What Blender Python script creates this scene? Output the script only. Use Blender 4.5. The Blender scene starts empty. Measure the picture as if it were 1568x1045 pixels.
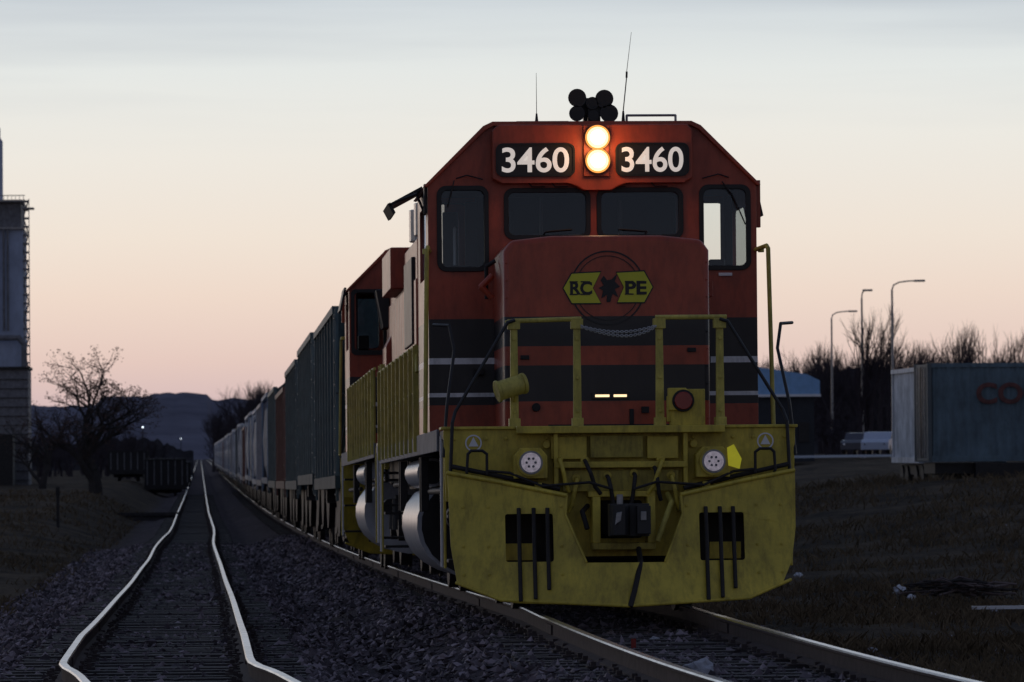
import bpy, bmesh, math, random
import numpy as np
from mathutils import Vector, Matrix, noise
random.seed(7); rng=np.random.default_rng(7)
scene=bpy.context.scene
CAMH=1.45
# ------------------------------------------------------------------ materials
MATS={}
def mat(name,col,rough=.5,metal=0,var=.25,vscale=3,bump=0,bscale=40,spec=.5,emit=None,estr=0,dirt=0,dcol=(.035,.028,.022)):
    if name in MATS: return MATS[name]
    m=bpy.data.materials.new(name); m.use_nodes=True; nt=m.node_tree; N=nt.nodes; L=nt.links
    b=N['Principled BSDF']; b.inputs['Roughness'].default_value=rough; b.inputs['Metallic'].default_value=metal
    b.inputs['Specular IOR Level'].default_value=spec
    tc=N.new('ShaderNodeTexCoord')
    n=N.new('ShaderNodeTexNoise'); n.inputs['Scale'].default_value=vscale; n.inputs['Detail'].default_value=4; n.inputs['Roughness'].default_value=.65
    L.new(tc.outputs['Object'],n.inputs['Vector'])
    mr=N.new('ShaderNodeMapRange'); mr.inputs[1].default_value=.3; mr.inputs[2].default_value=.7
    mr.inputs[3].default_value=1-var; mr.inputs[4].default_value=1+var*.5
    L.new(n.outputs['Fac'],mr.inputs[0])
    mx=N.new('ShaderNodeMix'); mx.data_type='RGBA'; mx.blend_type='MULTIPLY'; mx.inputs[0].default_value=1
    mx.inputs[6].default_value=(*col,1); L.new(mr.outputs[0],mx.inputs[7])
    out=mx.outputs[2]
    if dirt>0:
        n2=N.new('ShaderNodeTexNoise'); n2.inputs['Scale'].default_value=vscale*3; n2.inputs['Detail'].default_value=6; n2.inputs['Roughness'].default_value=.75
        mp=N.new('ShaderNodeMapping'); mp.inputs['Scale'].default_value=(1.6,1.6,.45); L.new(tc.outputs['Object'],mp.inputs[0]); L.new(mp.outputs[0],n2.inputs['Vector'])
        r2=N.new('ShaderNodeMapRange'); r2.inputs[1].default_value=.45; r2.inputs[2].default_value=.75; r2.inputs[3].default_value=0; r2.inputs[4].default_value=dirt
        L.new(n2.outputs['Fac'],r2.inputs[0])
        m2=N.new('ShaderNodeMix'); m2.data_type='RGBA'; m2.inputs[7].default_value=(*dcol,1)
        L.new(r2.outputs[0],m2.inputs[0]); L.new(out,m2.inputs[6]); out=m2.outputs[2]
        r3=N.new('ShaderNodeMapRange'); r3.inputs[3].default_value=max(.05,rough-.08); r3.inputs[4].default_value=min(1,rough+.3)
        L.new(n2.outputs['Fac'],r3.inputs[0]); L.new(r3.outputs[0],b.inputs['Roughness'])
    L.new(out,b.inputs['Base Color'])
    if bump>0:
        nb=N.new('ShaderNodeTexNoise'); nb.inputs['Scale'].default_value=bscale; nb.inputs['Detail'].default_value=3
        L.new(tc.outputs['Object'],nb.inputs['Vector'])
        bp=N.new('ShaderNodeBump'); bp.inputs['Strength'].default_value=bump; bp.inputs['Distance'].default_value=.02
        L.new(nb.outputs['Fac'],bp.inputs['Height']); L.new(bp.outputs[0],b.inputs['Normal'])
    if emit: b.inputs['Emission Color'].default_value=(*emit,1); b.inputs['Emission Strength'].default_value=estr
    m.diffuse_color=(*col,1); MATS[name]=m; return m
def band_mat(name,bands,rough=.3):
    m=mat(name,(1,1,1),rough=rough,var=.25,vscale=2.5,dirt=.4,bump=.05,bscale=5)
    nt=m.node_tree; N=nt.nodes; L=nt.links
    mx=[n for n in N if n.type=='MIX' and n.blend_type=='MULTIPLY'][0]
    tc=[n for n in N if n.type=='TEX_COORD'][0]
    s=N.new('ShaderNodeSeparateXYZ'); L.new(tc.outputs['Object'],s.inputs[0])
    d=N.new('ShaderNodeMath'); d.operation='DIVIDE'; d.inputs[1].default_value=5; L.new(s.outputs[2],d.inputs[0])
    cr=N.new('ShaderNodeValToRGB'); cr.color_ramp.interpolation='CONSTANT'; L.new(d.outputs[0],cr.inputs[0])
    e=cr.color_ramp.elements; e[0].position=0; e[0].color=(*bands[0][1],1); e.remove(e[1])
    for z,c in bands[1:]:
        k=e.new(z/5); k.color=(*c,1)
    L.new(cr.outputs[0],mx.inputs[6]); return m
RED=(.42,.066,.028); BLK=(.012,.012,.016); WHT=(.85,.86,.88); YEL=(.61,.48,.06)
red=mat('red_paint',RED,.32,var=.25,vscale=2.5,dirt=.4,bump=.04,bscale=6)
nosep=band_mat('nose_livery',[(0,RED),(1.90,BLK),(2.24,RED),(2.41,BLK),(2.68,RED)],.24)
cabp=band_mat('cab_livery',[(0,RED),(1.90,BLK),(1.985,WHT),(2.025,BLK),(2.29,WHT),(2.345,BLK),(2.72,RED)])
yel=mat('yellow_paint',YEL,.42,var=.35,vscale=2.2,dirt=.62,bump=.15,bscale=12,dcol=(.09,.065,.025))
yeld=mat('yellow_paint_dirty_shaded',(.40,.32,.05),.5,var=.4,vscale=4,dirt=.75,bump=.2,bscale=18)  # dirty yellow, darkened to put shade into the recessed pilot pieces
yel2=mat('yellow_rail_paint',(.58,.49,.10),.45,var=.3,vscale=5,dirt=.45)
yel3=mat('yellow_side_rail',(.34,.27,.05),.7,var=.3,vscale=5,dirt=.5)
blk=mat('black_paint',(.014,.014,.017),.4,var=.3,dirt=.2)
rub=mat('rubber',(.008,.008,.009),.5)
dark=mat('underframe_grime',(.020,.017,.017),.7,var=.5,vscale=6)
inter=mat('cab_interior',(.018,.022,.030),.7)
steel=mat('worn_steel',(.28,.28,.29),.4,.6,var=.4,vscale=8)
grey=mat('grey_sill',(.20,.20,.22),.6,var=.4,vscale=3,dirt=.6)
tankp=mat('tank_paint',(.44,.46,.50),.25,.15,var=.2,dirt=.3)
white=mat('white_paint',(.72,.73,.76),.4,var=.1)
digit=mat('number_glow',(.8,.78,.74),.5,emit=(1,.92,.85),estr=.42)
lens=mat('lamp_lens',(.75,.82,.95),.12,.75,var=.35,vscale=30)
redl=mat('red_lens',(.25,.012,.012),.2,var=.2)
wood=mat('sleeper_wood',(.045,.038,.040),.85,var=.5,vscale=6,bump=.6,bscale=20)
rust=mat('rail_rust',(.075,.060,.060),.85,.0,var=.3,vscale=8,spec=.12)
polish=mat('rail_polished',(.60,.58,.59),.25,1,var=.45,vscale=3)
bark=mat('bark',(.04,.034,.032),.9,var=.3)
glass=bpy.data.materials.new('window_glass'); glass.use_nodes=True
nt=glass.node_tree; nt.nodes.clear()
o=nt.nodes.new('ShaderNodeOutputMaterial'); mxs=nt.nodes.new('ShaderNodeMixShader'); tr=nt.nodes.new('ShaderNodeBsdfTransparent'); gl=nt.nodes.new('ShaderNodeBsdfGlossy')
tr.inputs[0].default_value=(.80,.87,.88,1); gl.inputs['Roughness'].default_value=.05; gl.inputs[0].default_value=(.62,.76,1,1)
fr=nt.nodes.new('ShaderNodeFresnel'); fr.inputs[0].default_value=1.5
nt.links.new(fr.outputs[0],mxs.inputs[0]); nt.links.new(tr.outputs[0],mxs.inputs[1]); nt.links.new(gl.outputs[0],mxs.inputs[2]); nt.links.new(mxs.outputs[0],o.inputs[0])
def emis(name,c,s):
    m=bpy.data.materials.new(name); m.use_nodes=True; nt=m.node_tree; nt.nodes.clear()
    o=nt.nodes.new('ShaderNodeOutputMaterial'); em=nt.nodes.new('ShaderNodeEmission'); em.inputs[0].default_value=(*c,1); em.inputs[1].default_value=s
    nt.links.new(em.outputs[0],o.inputs[0]); return m
hl=emis('lit_headlamp',(1,.70,.34),2.2); hl1=emis('lit_headlamp_core',(1,.82,.55),6); hl2=emis('lamp_halo_ring',(1,.36,.08),1.3); hl3=emis('nose_reflection_glow',(1,.72,.4),1.6)  # halo ring and nose slots: lens halo and reflections put in as emission
# ------------------------------------------------------------------ mesh builder
def link(o): scene.collection.objects.link(o); return o
def empty(name,loc=(0,0,0),rot=(0,0,0)):
    e=bpy.data.objects.new(name,None); e.empty_display_size=.5; e.location=loc; e.rotation_euler=rot; return link(e)
class B:
    def __init__(s): s.v=[];s.f=[];s.m=[];s.mats=[]
    def mi(s,m):
        if m not in s.mats: s.mats.append(m)
        return s.mats.index(m)
    def add(s,vs,fs,m):
        o=len(s.v); s.v+= [tuple(p) for p in vs]; k=s.mi(m)
        for f in fs: s.f.append([i+o for i in f]); s.m.append(k)
    def box(s,x0,x1,y0,y1,z0,z1,m,M=None):
        vs=[Vector((x,y,z)) for z in(z0,z1) for y in(y0,y1) for x in(x0,x1)]
        if M: vs=[M@p for p in vs]
        s.add(vs,[(0,2,3,1),(4,5,7,6),(0,1,5,4),(2,6,7,3),(0,4,6,2),(1,3,7,5)],m)
    def cyl(s,p0,p1,r,m,n=12,r1=None,cap=True):
        p0=Vector(p0);p1=Vector(p1); r1=r if r1 is None else r1
        a=(p1-p0).normalized(); t=Vector((0,0,1)) if abs(a.z)<.9 else Vector((1,0,0))
        u=a.cross(t).normalized(); w=a.cross(u)
        vs=[];
        for p,q in((p0,r),(p1,r1)):
            for i in range(n):
                c=2*math.pi*i/n; vs.append(p+u*math.cos(c)*q+w*math.sin(c)*q)
        fs=[(i,(i+1)%n,n+(i+1)%n,n+i) for i in range(n)]
        if cap: fs+= [tuple(range(n))[::-1],tuple(range(n,2*n))]
        s.add(vs,fs,m)
    def tube(s,pts,r,m,n=8):
        pts=[Vector(p) for p in pts]
        for a,b in zip(pts,pts[1:]):
            d=(b-a).normalized()*r*.35; s.cyl(a-d,b+d,r,m,n)
    def prism(s,poly,a0,a1,m,axis='y'):
        n=len(poly); vs=[]
        for a in(a0,a1):
            for p,q in poly: vs.append((p,a,q) if axis=='y' else ((a,p,q) if axis=='x' else (p,q,a)))
        s.add(vs,[(i,(i+1)%n,n+(i+1)%n,n+i) for i in range(n)]+[tuple(range(n))[::-1],tuple(range(n,2*n))],m)
    def obj(s,name,parent=None,bevel=0,seg=2,smooth=False,loc=None):
        me=bpy.data.meshes.new(name); me.from_pydata(s.v,[],s.f)
        for m in s.mats: me.materials.append(m)
        me.polygons.foreach_set('material_index',s.m); me.update()
        bm=bmesh.new(); bm.from_mesh(me); bmesh.ops.recalc_face_normals(bm,faces=bm.faces); bm.to_mesh(me); bm.free()
        if smooth:
            me.polygons.foreach_set('use_smooth',[True]*len(me.polygons))
            me.set_sharp_from_angle(angle=math.radians(35))
        o=link(bpy.data.objects.new(name,me))
        if bevel:
            md=o.modifiers.new('bevel','BEVEL'); md.width=bevel; md.segments=seg; md.limit_method='ANGLE'; md.angle_limit=math.radians(35)
        if parent: o.parent=parent
        if loc: o.location=loc
        return o
def rrect(x0,x1,z0,z1,r=.07,n=5):
    P=[]
    for cx,cz,a in((x1-r,z1-r,0),(x0+r,z1-r,90),(x0+r,z0+r,180),(x1-r,z0+r,270)):
        for i in range(n+1):
            t=math.radians(a+90*i/n); P.append((cx+r*math.cos(t),cz+r*math.sin(t)))
    return P
def circ(cx,cz,r,n=32): return [(cx+r*math.cos(2*math.pi*i/n),cz+r*math.sin(2*math.pi*i/n)) for i in range(n)]
def plate(name,outline,holes,th,pos,m,parent,axis='y',deform=None,bis=(),bevel=0):
    cu=bpy.data.curves.new(name,'CURVE'); cu.dimensions='2D'; cu.fill_mode='BOTH'; cu.extrude=th/2
    for pl in [outline]+list(holes):
        sp=cu.splines.new('POLY'); sp.points.add(len(pl)-1); sp.use_cyclic_u=True
        for i,(a,b) in enumerate(pl): sp.points[i].co=(a,b,0,1)
    t=bpy.data.objects.new('t',cu); link(t); bpy.context.view_layer.update()
    me=bpy.data.meshes.new_from_object(t.evaluated_get(bpy.context.evaluated_depsgraph_get()))
    bpy.data.objects.remove(t); me.name=name
    bm=bmesh.new(); bm.from_mesh(me); bmesh.ops.remove_doubles(bm,verts=bm.verts,dist=1e-5)
    for k in bis: bmesh.ops.bisect_plane(bm,geom=bm.verts[:]+bm.edges[:]+bm.faces[:],plane_co=(k,0,0),plane_no=(1,0,0))
    for v in bm.verts:
        x,y,z=v.co
        v.co=(x,pos+z,y) if axis=='y' else (pos+z,x,y)
        if deform: v.co=deform(v.co)
    bmesh.ops.recalc_face_normals(bm,faces=bm.faces); bm.to_mesh(me); bm.free()
    me.materials.clear(); me.materials.append(m)
    for p in me.polygons: p.material_index=0; p.use_smooth=False
    o=link(bpy.data.objects.new(name,me)); o.parent=parent
    if bevel:
        md=o.modifiers.new('b','BEVEL'); md.width=bevel; md.segments=2; md.limit_method='ANGLE'
    return o
def text(name,body,u0,u1,z0,z1,v,m,parent,bold=.03,th=.006,spacing=1):
    cu=bpy.data.curves.new(name,'FONT'); cu.body=body; cu.size=1; cu.offset=bold; cu.extrude=.5; cu.space_character=spacing
    t=bpy.data.objects.new('t',cu); link(t); bpy.context.view_layer.update()
    me=bpy.data.meshes.new_from_object(t.evaluated_get(bpy.context.evaluated_depsgraph_get())); bpy.data.objects.remove(t)
    c=np.array([tuple(q.co) for q in me.vertices]); mn=c.min(0); mxx=c.max(0)
    for q in me.vertices:
        x=u0+(q.co.x-mn[0])/(mxx[0]-mn[0])*(u1-u0); z=z0+(q.co.y-mn[1])/(mxx[1]-mn[1])*(z1-z0)
        q.co=Vector((x,v-(q.co.z)*th,z))
    me.materials.clear(); me.materials.append(m)
    o=link(bpy.data.objects.new(name,me)); o.parent=parent; return o
# ------------------------------------------------------------------ terrain profile
def P(d): return 0. if d<50 else -1.5*(1-math.exp(-(d-50)/130))
def sm(a,b,x):
    t=min(1,max(0,(x-a)/(b-a))); return t*t*(3-2*t)
def c1(d): return 3.75+(.0016*(47-d)**2 if 20<d<47 else (.0016*27*27+.0864*(20-d) if d<=20 else 0))
def c2(d):
    s=0
    if d<44: s=.06*(44-max(d,20))*sm(44,41,d) if d>41 else .06*(44-max(d,15))
    s+=-.06*math.exp(-((d-140)/22)**2)+.07*math.exp(-((d-200)/35)**2)+.006*math.sin(d/9)
    return -.35+s
def z1(d): return P(d)+(.006*math.sin(d/3.1) if d<47 else 0)
def z2(d): return P(d)-.22+.008*math.sin(d/5.)+.03*math.exp(-((d-150)/20)**2)
def G(x,d):
    p=P(d); t1=abs(x-c1(d)); t2=abs(x-c2(d))
    b1=p-.215-max(0,t1-1.35)*.32; b2=p-.435-max(0,t2-1.4)*.25
    F=p-.62
    if x>5.5: F+=sm(6,22,x)*sm(48,150,d)*(.95-p+.3)+sm(60,300,x)*sm(300,900,d)*4
    if x<-2.5: F+=sm(2.5,6,-x)*sm(70,280,d)*1.15+.1*sm(3,10,-x)
    return max(b1,b2,F)
def Gn(x,d):
    n=noise.noise(Vector((x*.9,d*.5,0)))*.05+noise.noise(Vector((x*3,d*3,5)))*.02
    k=1 if min(abs(x-c1(d)),abs(x-c2(d)))>1.4 else .3
    n2=noise.noise(Vector((x*.12,d*.05,3)))*.3*max(sm(6,25,abs(x)),sm(100,300,d)*sm(5,9,abs(x-1.5)))
    if x>5.6: n2+=.10*sm(5.6,8,x)*(noise.noise(Vector((x*.6,d*.22,8)))+.5*noise.noise(Vector((x*1.7,d*.7,4))))
    return G(x,d)+n*k+n2
def axis(segs):
    out=[]
    for a,b,s in segs:
        n=max(1,int(round((b-a)/s))); out+= [a+(b-a)*i/n for i in range(n)]
    return out+[segs[-1][1]]
xs=axis([(-2500,-600,300),(-600,-100,50),(-100,-20,5),(-20,-6,.7),(-6,13,.16),(13,30,.6),(30,120,5),(120,600,40),(600,2500,300)])
ds=axis([(-300,0,40),(0,30,2),(30,72,.28),(72,150,.9),(150,400,5),(400,1000,25),(1000,6000,350)])
vs=[];bal=[]
for d in ds:
    for x in xs:
        vs.append((x,d,Gn(x,d)))
        q=min(abs(x-c1(d)),abs(x-c2(d))+.0)
        bal.append(1-sm(1.9,3.0,q+.5*noise.noise(Vector((x*.8,d*.4,9)))))
nx=len(xs); fs=[(j*nx+i,j*nx+i+1,(j+1)*nx+i+1,(j+1)*nx+i) for j in range(len(ds)-1) for i in range(nx-1)]
me=bpy.data.meshes.new('ground'); me.from_pydata(vs,[],fs)
at=me.attributes.new('bal','FLOAT','POINT'); at.data.foreach_set('value',bal)
me.polygons.foreach_set('use_smooth',[True]*len(fs))
gm=bpy.data.materials.new('gravel_and_grass'); gm.use_nodes=True; nt=gm.node_tree; N=nt.nodes; L=nt.links; b=N['Principled BSDF']; b.inputs['Roughness'].default_value=.95; b.inputs['Specular IOR Level'].default_value=.05
tc=N.new('ShaderNodeTexCoord'); vo=N.new('ShaderNodeTexVoronoi'); vo.inputs['Scale'].default_value=18; L.new(tc.outputs['Object'],vo.inputs['Vector'])
cr=N.new('ShaderNodeValToRGB'); L.new(vo.outputs['Color'],cr.inputs[0]); e=cr.color_ramp.elements; e[0].color=(.028,.023,.028,1); e[1].color=(.13,.108,.125,1)
mp=N.new('ShaderNodeMapping'); mp.inputs['Scale'].default_value=(1,.35,1); L.new(tc.outputs['Object'],mp.inputs[0])
no=N.new('ShaderNodeTexNoise'); no.inputs['Scale'].default_value=.7; no.inputs['Detail'].default_value=7; no.inputs['Roughness'].default_value=.75; L.new(mp.outputs[0],no.inputs['Vector'])
cg=N.new('ShaderNodeValToRGB'); L.new(no.outputs['Fac'],cg.inputs[0]); e=cg.color_ramp.elements; e[0].position=.38; e[0].color=(.024,.019,.015,1); e[1].position=.66; e[1].color=(.115,.086,.060,1)
n3=N.new('ShaderNodeTexNoise'); n3.inputs['Scale'].default_value=1.6; n3.inputs['Detail'].default_value=6; n3.inputs['Roughness'].default_value=.8; L.new(mp.outputs[0],n3.inputs['Vector'])
r3=N.new('ShaderNodeMapRange'); r3.inputs[1].default_value=.35; r3.inputs[2].default_value=.68; r3.inputs[3].default_value=.45; r3.inputs[4].default_value=1.25; L.new(n3.outputs['Fac'],r3.inputs[0])
m3=N.new('ShaderNodeMix'); m3.data_type='RGBA'; m3.blend_type='MULTIPLY'; m3.inputs[0].default_value=1; L.new(cr.outputs[0],m3.inputs[6]); L.new(r3.outputs[0],m3.inputs[7])
aa=N.new('ShaderNodeAttribute'); aa.attribute_name='bal'
mx=N.new('ShaderNodeMix'); mx.data_type='RGBA'; L.new(aa.outputs['Fac'],mx.inputs[0]); L.new(cg.outputs[0],mx.inputs[6]); L.new(m3.outputs[2],mx.inputs[7])
L.new(mx.outputs[2],b.inputs['Base Color'])
bp=N.new('ShaderNodeBump'); bp.inputs['Strength'].default_value=.9; bp.inputs['Distance'].default_value=.03; L.new(vo.outputs['Distance'],bp.inputs['Height']); bp.invert=True; L.new(bp.outputs[0],b.inputs['Normal'])
me.materials.append(gm); link(bpy.data.objects.new('ground',me))
# ------------------------------------------------------------------ tracks
def track(name,cf,zf,parent=None):
    bb=B(); prof=[(-.07,-.17),(.07,-.17),(.07,-.155),(.012,-.13),(.012,-.04),(.035,-.03),(.036,-.012),(.028,0),(-.028,0),(-.036,-.012),(-.035,-.03),(-.012,-.04),(-.012,-.13),(-.07,-.155)]
    dd=axis([(-60,28,4),(28,130,.8),(130,400,4),(400,2600,60)]); n=len(prof)
    ip=bb.mi(polish); ir=bb.mi(rust)
    for off in(-.7525,.7525):
        o=len(bb.v)
        for d in dd:
            for a,c in prof: bb.v.append((cf(d)+off+a,d,zf(d)+c))
        for j in range(len(dd)-1):
            for i in range(n):
                k=(i+1)%n; bb.f.append([o+j*n+i,o+j*n+k,o+(j+1)*n+k,o+(j+1)*n+i]); bb.m.append(ip if i in(6,7,8) else ir)
    root=bb.obj(name)
    sb=B(); d=28
    while d<420:
        a=random.uniform(-.03,.03); c=cf(d); z=zf(d)
        M=Matrix.Translation((c+random.uniform(-.06,.06),d,z-.175))@Matrix.Rotation(a,4,'Z')
        sb.box(-1.28,1.28,-.11,.11,-.15,random.uniform(-.015,0),wood,M)
        for off in(-.7525,.7525):
            sb.box(off-.15,off+.15,-.08,.08,0.0,.012,rust,M)
            for q in(-.1,.1): sb.box(off+q-.02,off+q+.02,-.03,.03,0.012,.045,rust,M)
        d+=.53
    s=sb.obj('sleepers',bevel=0); s.parent=root
    jb=B()
    for off in(-.7525,.7525):
        for d in np.arange(34.3,120,11.9):
            for sd in(-1,1): jb.box(cf(d)+off+sd*.018-.008,cf(d)+off+sd*.018+.008,d-.35,d+.35,zf(d)-.125,zf(d)-.045,rust)
    j=jb.obj('joint_bars'); j.parent=root
    return root
track('railway_track',c1,z1); track('railway_track',c2,z2)
# ------------------------------------------------------------------ ballast stones (one object)
def stones(name,n,sampler,m,rmin,rmax):
    base=np.array([(1,0,0),(-1,0,0),(0,1,0),(0,-1,0),(0,0,1),(0,0,-1)],float)
    F=np.array([(0,2,4),(2,1,4),(1,3,4),(3,0,4),(2,0,5),(1,2,5),(3,1,5),(0,3,5)])
    V=np.zeros((n,6,3)); 
    for i in range(n):
        x,d,z,k=sampler()
        r=random.uniform(rmin,rmax)*k
        q=base*np.array([r*random.uniform(.7,1.3),r*random.uniform(.7,1.3),r*random.uniform(.5,.9)])+rng.normal(0,r*.28,(6,3))
        a=random.uniform(0,6.28); ca,sa=math.cos(a),math.sin(a)
        q=np.stack([q[:,0]*ca-q[:,1]*sa,q[:,0]*sa+q[:,1]*ca,q[:,2]],1)
        V[i]=q+np.array([x,d,z])
    FF=(F[None]+(np.arange(n)*6)[:,None,None]).reshape(-1,3)
    me=bpy.data.meshes.new(name); me.from_pydata(V.reshape(-1,3).tolist(),[],FF.tolist())
    at=me.attributes.new('tone','FLOAT','POINT'); at.data.foreach_set('value',np.repeat(rng.random(n)**2.1,6).astype(np.float32))
    me.materials.append(m); return link(bpy.data.objects.new(name,me))
sm_=bpy.data.materials.new('ballast_stone'); sm_.use_nodes=True; nt=sm_.node_tree; b=nt.nodes['Principled BSDF']; b.inputs['Roughness'].default_value=.75; b.inputs['Specular IOR Level'].default_value=.3
a=nt.nodes.new('ShaderNodeAttribute'); a.attribute_name='tone'; c=nt.nodes.new('ShaderNodeValToRGB'); e=c.color_ramp.elements; e[0].color=(.04,.031,.037,1); e[1].color=(.33,.27,.30,1)
nt.links.new(a.outputs['Fac'],c.inputs[0]); nt.links.new(c.outputs[0],b.inputs['Base Color'])
def samp():
    while True:
        u=random.random(); d=30+ (u**1.7)*130
        x=random.uniform(-3.2,6.8)
        t1=abs(x-c1(d)); t2=abs(x-c2(d))
        if min(t1,t2)>2.2+random.uniform(0,1.2): continue
        if t2<1.25 and random.random()<.75: continue
        if noise.noise(Vector((x*.8,d*.3,1)))<-.1 and random.random()<.5: continue
        z=G(x,d)+random.uniform(-.01,.03)
        return x,d,z,1+max(0,(d-60))/90
stones('ballast_stones',85000,samp,sm_,.02,.05)
# ------------------------------------------------------------------ locomotive
def build_loco(parent,numbers=True):
    pts=[(-1.55,1.25),(-1.1,1.165),(-.51,1.04),(-.51,.87),(-.34,.45),(.36,.45),(.53,.87),(.53,1.04),(1.1,1.165),(1.56,1.27),(1.555,.75),(1.51,.45),(1.42,.26),(1.1,.12),(0,.06),(-1.0,.10),(-1.30,.2),(-1.48,.27),(-1.53,.6)]
    def df(c):
        x,y,z=c; k=max(0,1.25-z)
        return Vector((x,y-.42+.27*abs(x)-.20*k*k*.7-.05*k+.014*noise.noise(Vector((x*3,0,z*3))),z))
    o=plate('snow_plow',pts,[rrect(-1.05,-.63,.46,.885,.02,2),rrect(.67,1.08,.46,.885,.02,2)],.025,0.0,yel,parent,deform=None,bis=(-1.4,-1.2,-1.0,-.8,-.65,-.5,-.25,0,.25,.5,.65,.8,1.0,1.2,1.4))
    bm=bmesh.new(); bm.from_mesh(o.data)
    for k in(.12,.2,.27,.34,.42,.5,.58,.66,.74,.82,.92,1.0,1.1): bmesh.ops.bisect_plane(bm,geom=bm.verts[:]+bm.edges[:]+bm.faces[:],plane_co=(0,0,k),plane_no=(0,0,1))
    for v in bm.verts: v.co=df(v.co)
    bm.to_mesh(o.data); bm.free()
    b=B()
    for s in(-1,1):
        b.tube([df(Vector((s*1.55,-.02,1.255))),df(Vector((s*1.1,-.02,1.17))),df(Vector((s*.51,-.02,1.045)))],.020,yel)
        b.tube([Vector((s*1.5,.02,1.31)),Vector((s*1.1,-.02,1.225)),Vector((s*.56,-.1,1.105))],.022,dark)  # dark tube drawn as the shadow gap above the rim, along the grab lever
        b.tube([df(Vector((s*.51,-.02,1.045))),df(Vector((s*.52,-.02,.87))),df(Vector((s*.35,-.02,.455)))],.012,yel)
        b.tube([df(Vector((s*1.49,-.02,.28))),df(Vector((s*1.1,-.02,.125))),df(Vector((0,-.02,.07)))],.016,yel)
        for k,(uu,l) in enumerate(((-.10,.12),(.03,.14),(.15,.22))):
            p0=df(Vector((s*.83+uu,-.03,.93))); p1=df(Vector((s*.83+uu,-.04,l)))
            b.tube([p0,df(Vector((s*.83+uu,-.035,(.93+l)/2))),p1],.019,dark)
        b.box(s*.85-.3,s*.85+.3,.45,.6,.3,1.0,dark)
        b.box(s*.92-.12,s*.92+.16,.10,.16,.47,.62,yel)
        b.box(s*.52-.015,s*.52+.015,-.2,.12,.9,1.03,yeld)
    for s in(-1,1):
        for z in(.35,.6,.95):
            for u in(.56,1.2,1.42):
                p=df(Vector((s*u,-.014,z))); b.cyl(p,p+Vector((0,-.012,0)),.014,yel,8)
    b.obj('plow_fittings',parent,bevel=.003)
    plate('end_plate',[(-1.56,1.0),(-.6,.92),(-.55,.5),(.55,.5),(.6,.92),(1.56,1.0),(1.58,1.64),(-1.58,1.64)],[rrect(-.2,.2,.66,1.0,.03)],.04,.14,yel,parent,bevel=.004)
    b=B()
    b.box(-.93,.93,-.08,.12,1.60,1.665,yel); b.box(-1.6,1.6,.09,.5,1.641,1.668,yel)
    b.box(-.60,.60,-.03,.12,1.29,1.345,yel); b.box(-.62,-.3,.03,.12,1.37,1.57,yel); b.box(.24,.52,.03,.12,1.37,1.57,yel)
    b.box(-.27,.20,-.0,.12,1.38,1.58,yeld); b.box(-.52,.52,.03,.12,1.08,1.27,yeld)
    b.box(-.60,-.56,-.02,.12,.98,1.6,yel); b.box(.56,.60,-.02,.12,.98,1.6,yel)
    b.box(-.30,.30,-.1,.12,1.03,1.08,yel); b.box(-.27,-.20,-.2,.12,.62,1.03,yel); b.box(.22,.29,-.2,.12,.62,1.03,yel); b.box(-.27,.29,-.2,.12,.56,.62,yeld)
    for s in(-1,1):
        b.prism([(s*.815-.15,1.2),(s*.815+.15,1.2),(s*.815+.15,1.40),(s*.815+.09,1.47),(s*.815-.09,1.47),(s*.815-.15,1.40)],-.13,.12,yel)
        for z in(1.2,1.56):
            for u in(.66,1.02,1.2,1.48): b.cyl((s*u,.12,z),(s*u,.095,z),.016,yel,8)
        b.box(s*.75-.03,s*.75+.03,-.2,.12,1.08,1.16,yel)
        b.cyl((s*.66,.12,1.5),(s*.66,.05,1.5),.035,yel,12)
    for (u,z0,sw) in((-.55,1.38,.05),(-.32,1.36,.08),(-.40,1.2,-.05),(.36,1.36,-.08),(.45,1.22,.04),(.30,1.3,.03),(-.12,1.22,.04),(.12,1.24,-.03)):
        b.tube([(u,.08,z0),(u,-.1,z0-.02),(u+sw*.5,-.14,z0-.12),(u+sw,-.12,z0-.24),(u+sw*1.6,-.10,z0-.3)],.02,yel if abs(u)>.35 else dark)
        b.cyl((u,.1,z0),(u,.02,z0),.04,yel,10)
    b.tube([(.42,.05,1.05),(.44,-.14,.98),(.36,-.26,.8),(.30,-.28,.64)],.026,yel2); b.tube([(-.30,.02,.95),(-.36,-.16,.9),(-.32,-.2,.75)],.024,dark)
    b.tube([(.14,-.1,.6),(.13,-.5,.45),(.06,-.66,.2),(.02,-.70,.07)],.026,dark)
    b.obj('pilot_beam',parent,bevel=.008)
    b=B()
    for s in(-1,1):
        b.tube([(s*1.37,.08,1.22),(s*1.38,-.05,1.26),(s*1.37,-.06,1.42),(s*1.34,-.06,1.45),(s*1.24,-.06,1.45),(s*1.20,-.06,1.42),(s*1.2,-.05,1.24)],.013,blk)
        b.tube([(s*1.2,-.05,1.27),(s*1.0,-.1,1.25),(s*.72,-.24,1.13),(s*.3,-.24,1.16),(s*.1,-.24,1.1)],.012,dark)
        b.tube([(s*.93,.25,2.62),(s*.99,.22,2.60),(s*1.47,.12,1.80),(s*1.50,.06,1.70),(s*1.52,.06,1.25)],.016,blk)
        b.tube([(s*1.63,.75,2.60),(s*1.50,.5,2.585),(s*1.46,.42,2.36),(s*1.54,.2,1.86),(s*1.58,.12,1.40)],.015,blk)
    b.obj('corner_handrails',parent,smooth=True)
    b=B(); b.box(-.1,.16,-.5,.1,.72,.93,dark); b.box(-.15,.20,-.62,-.38,.68,.97,blk); b.cyl((-.06,-.66,.69),(-.06,-.66,.96),.085,blk,14); b.box(.08,.20,-.78,-.55,.70,.95,blk)
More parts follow.
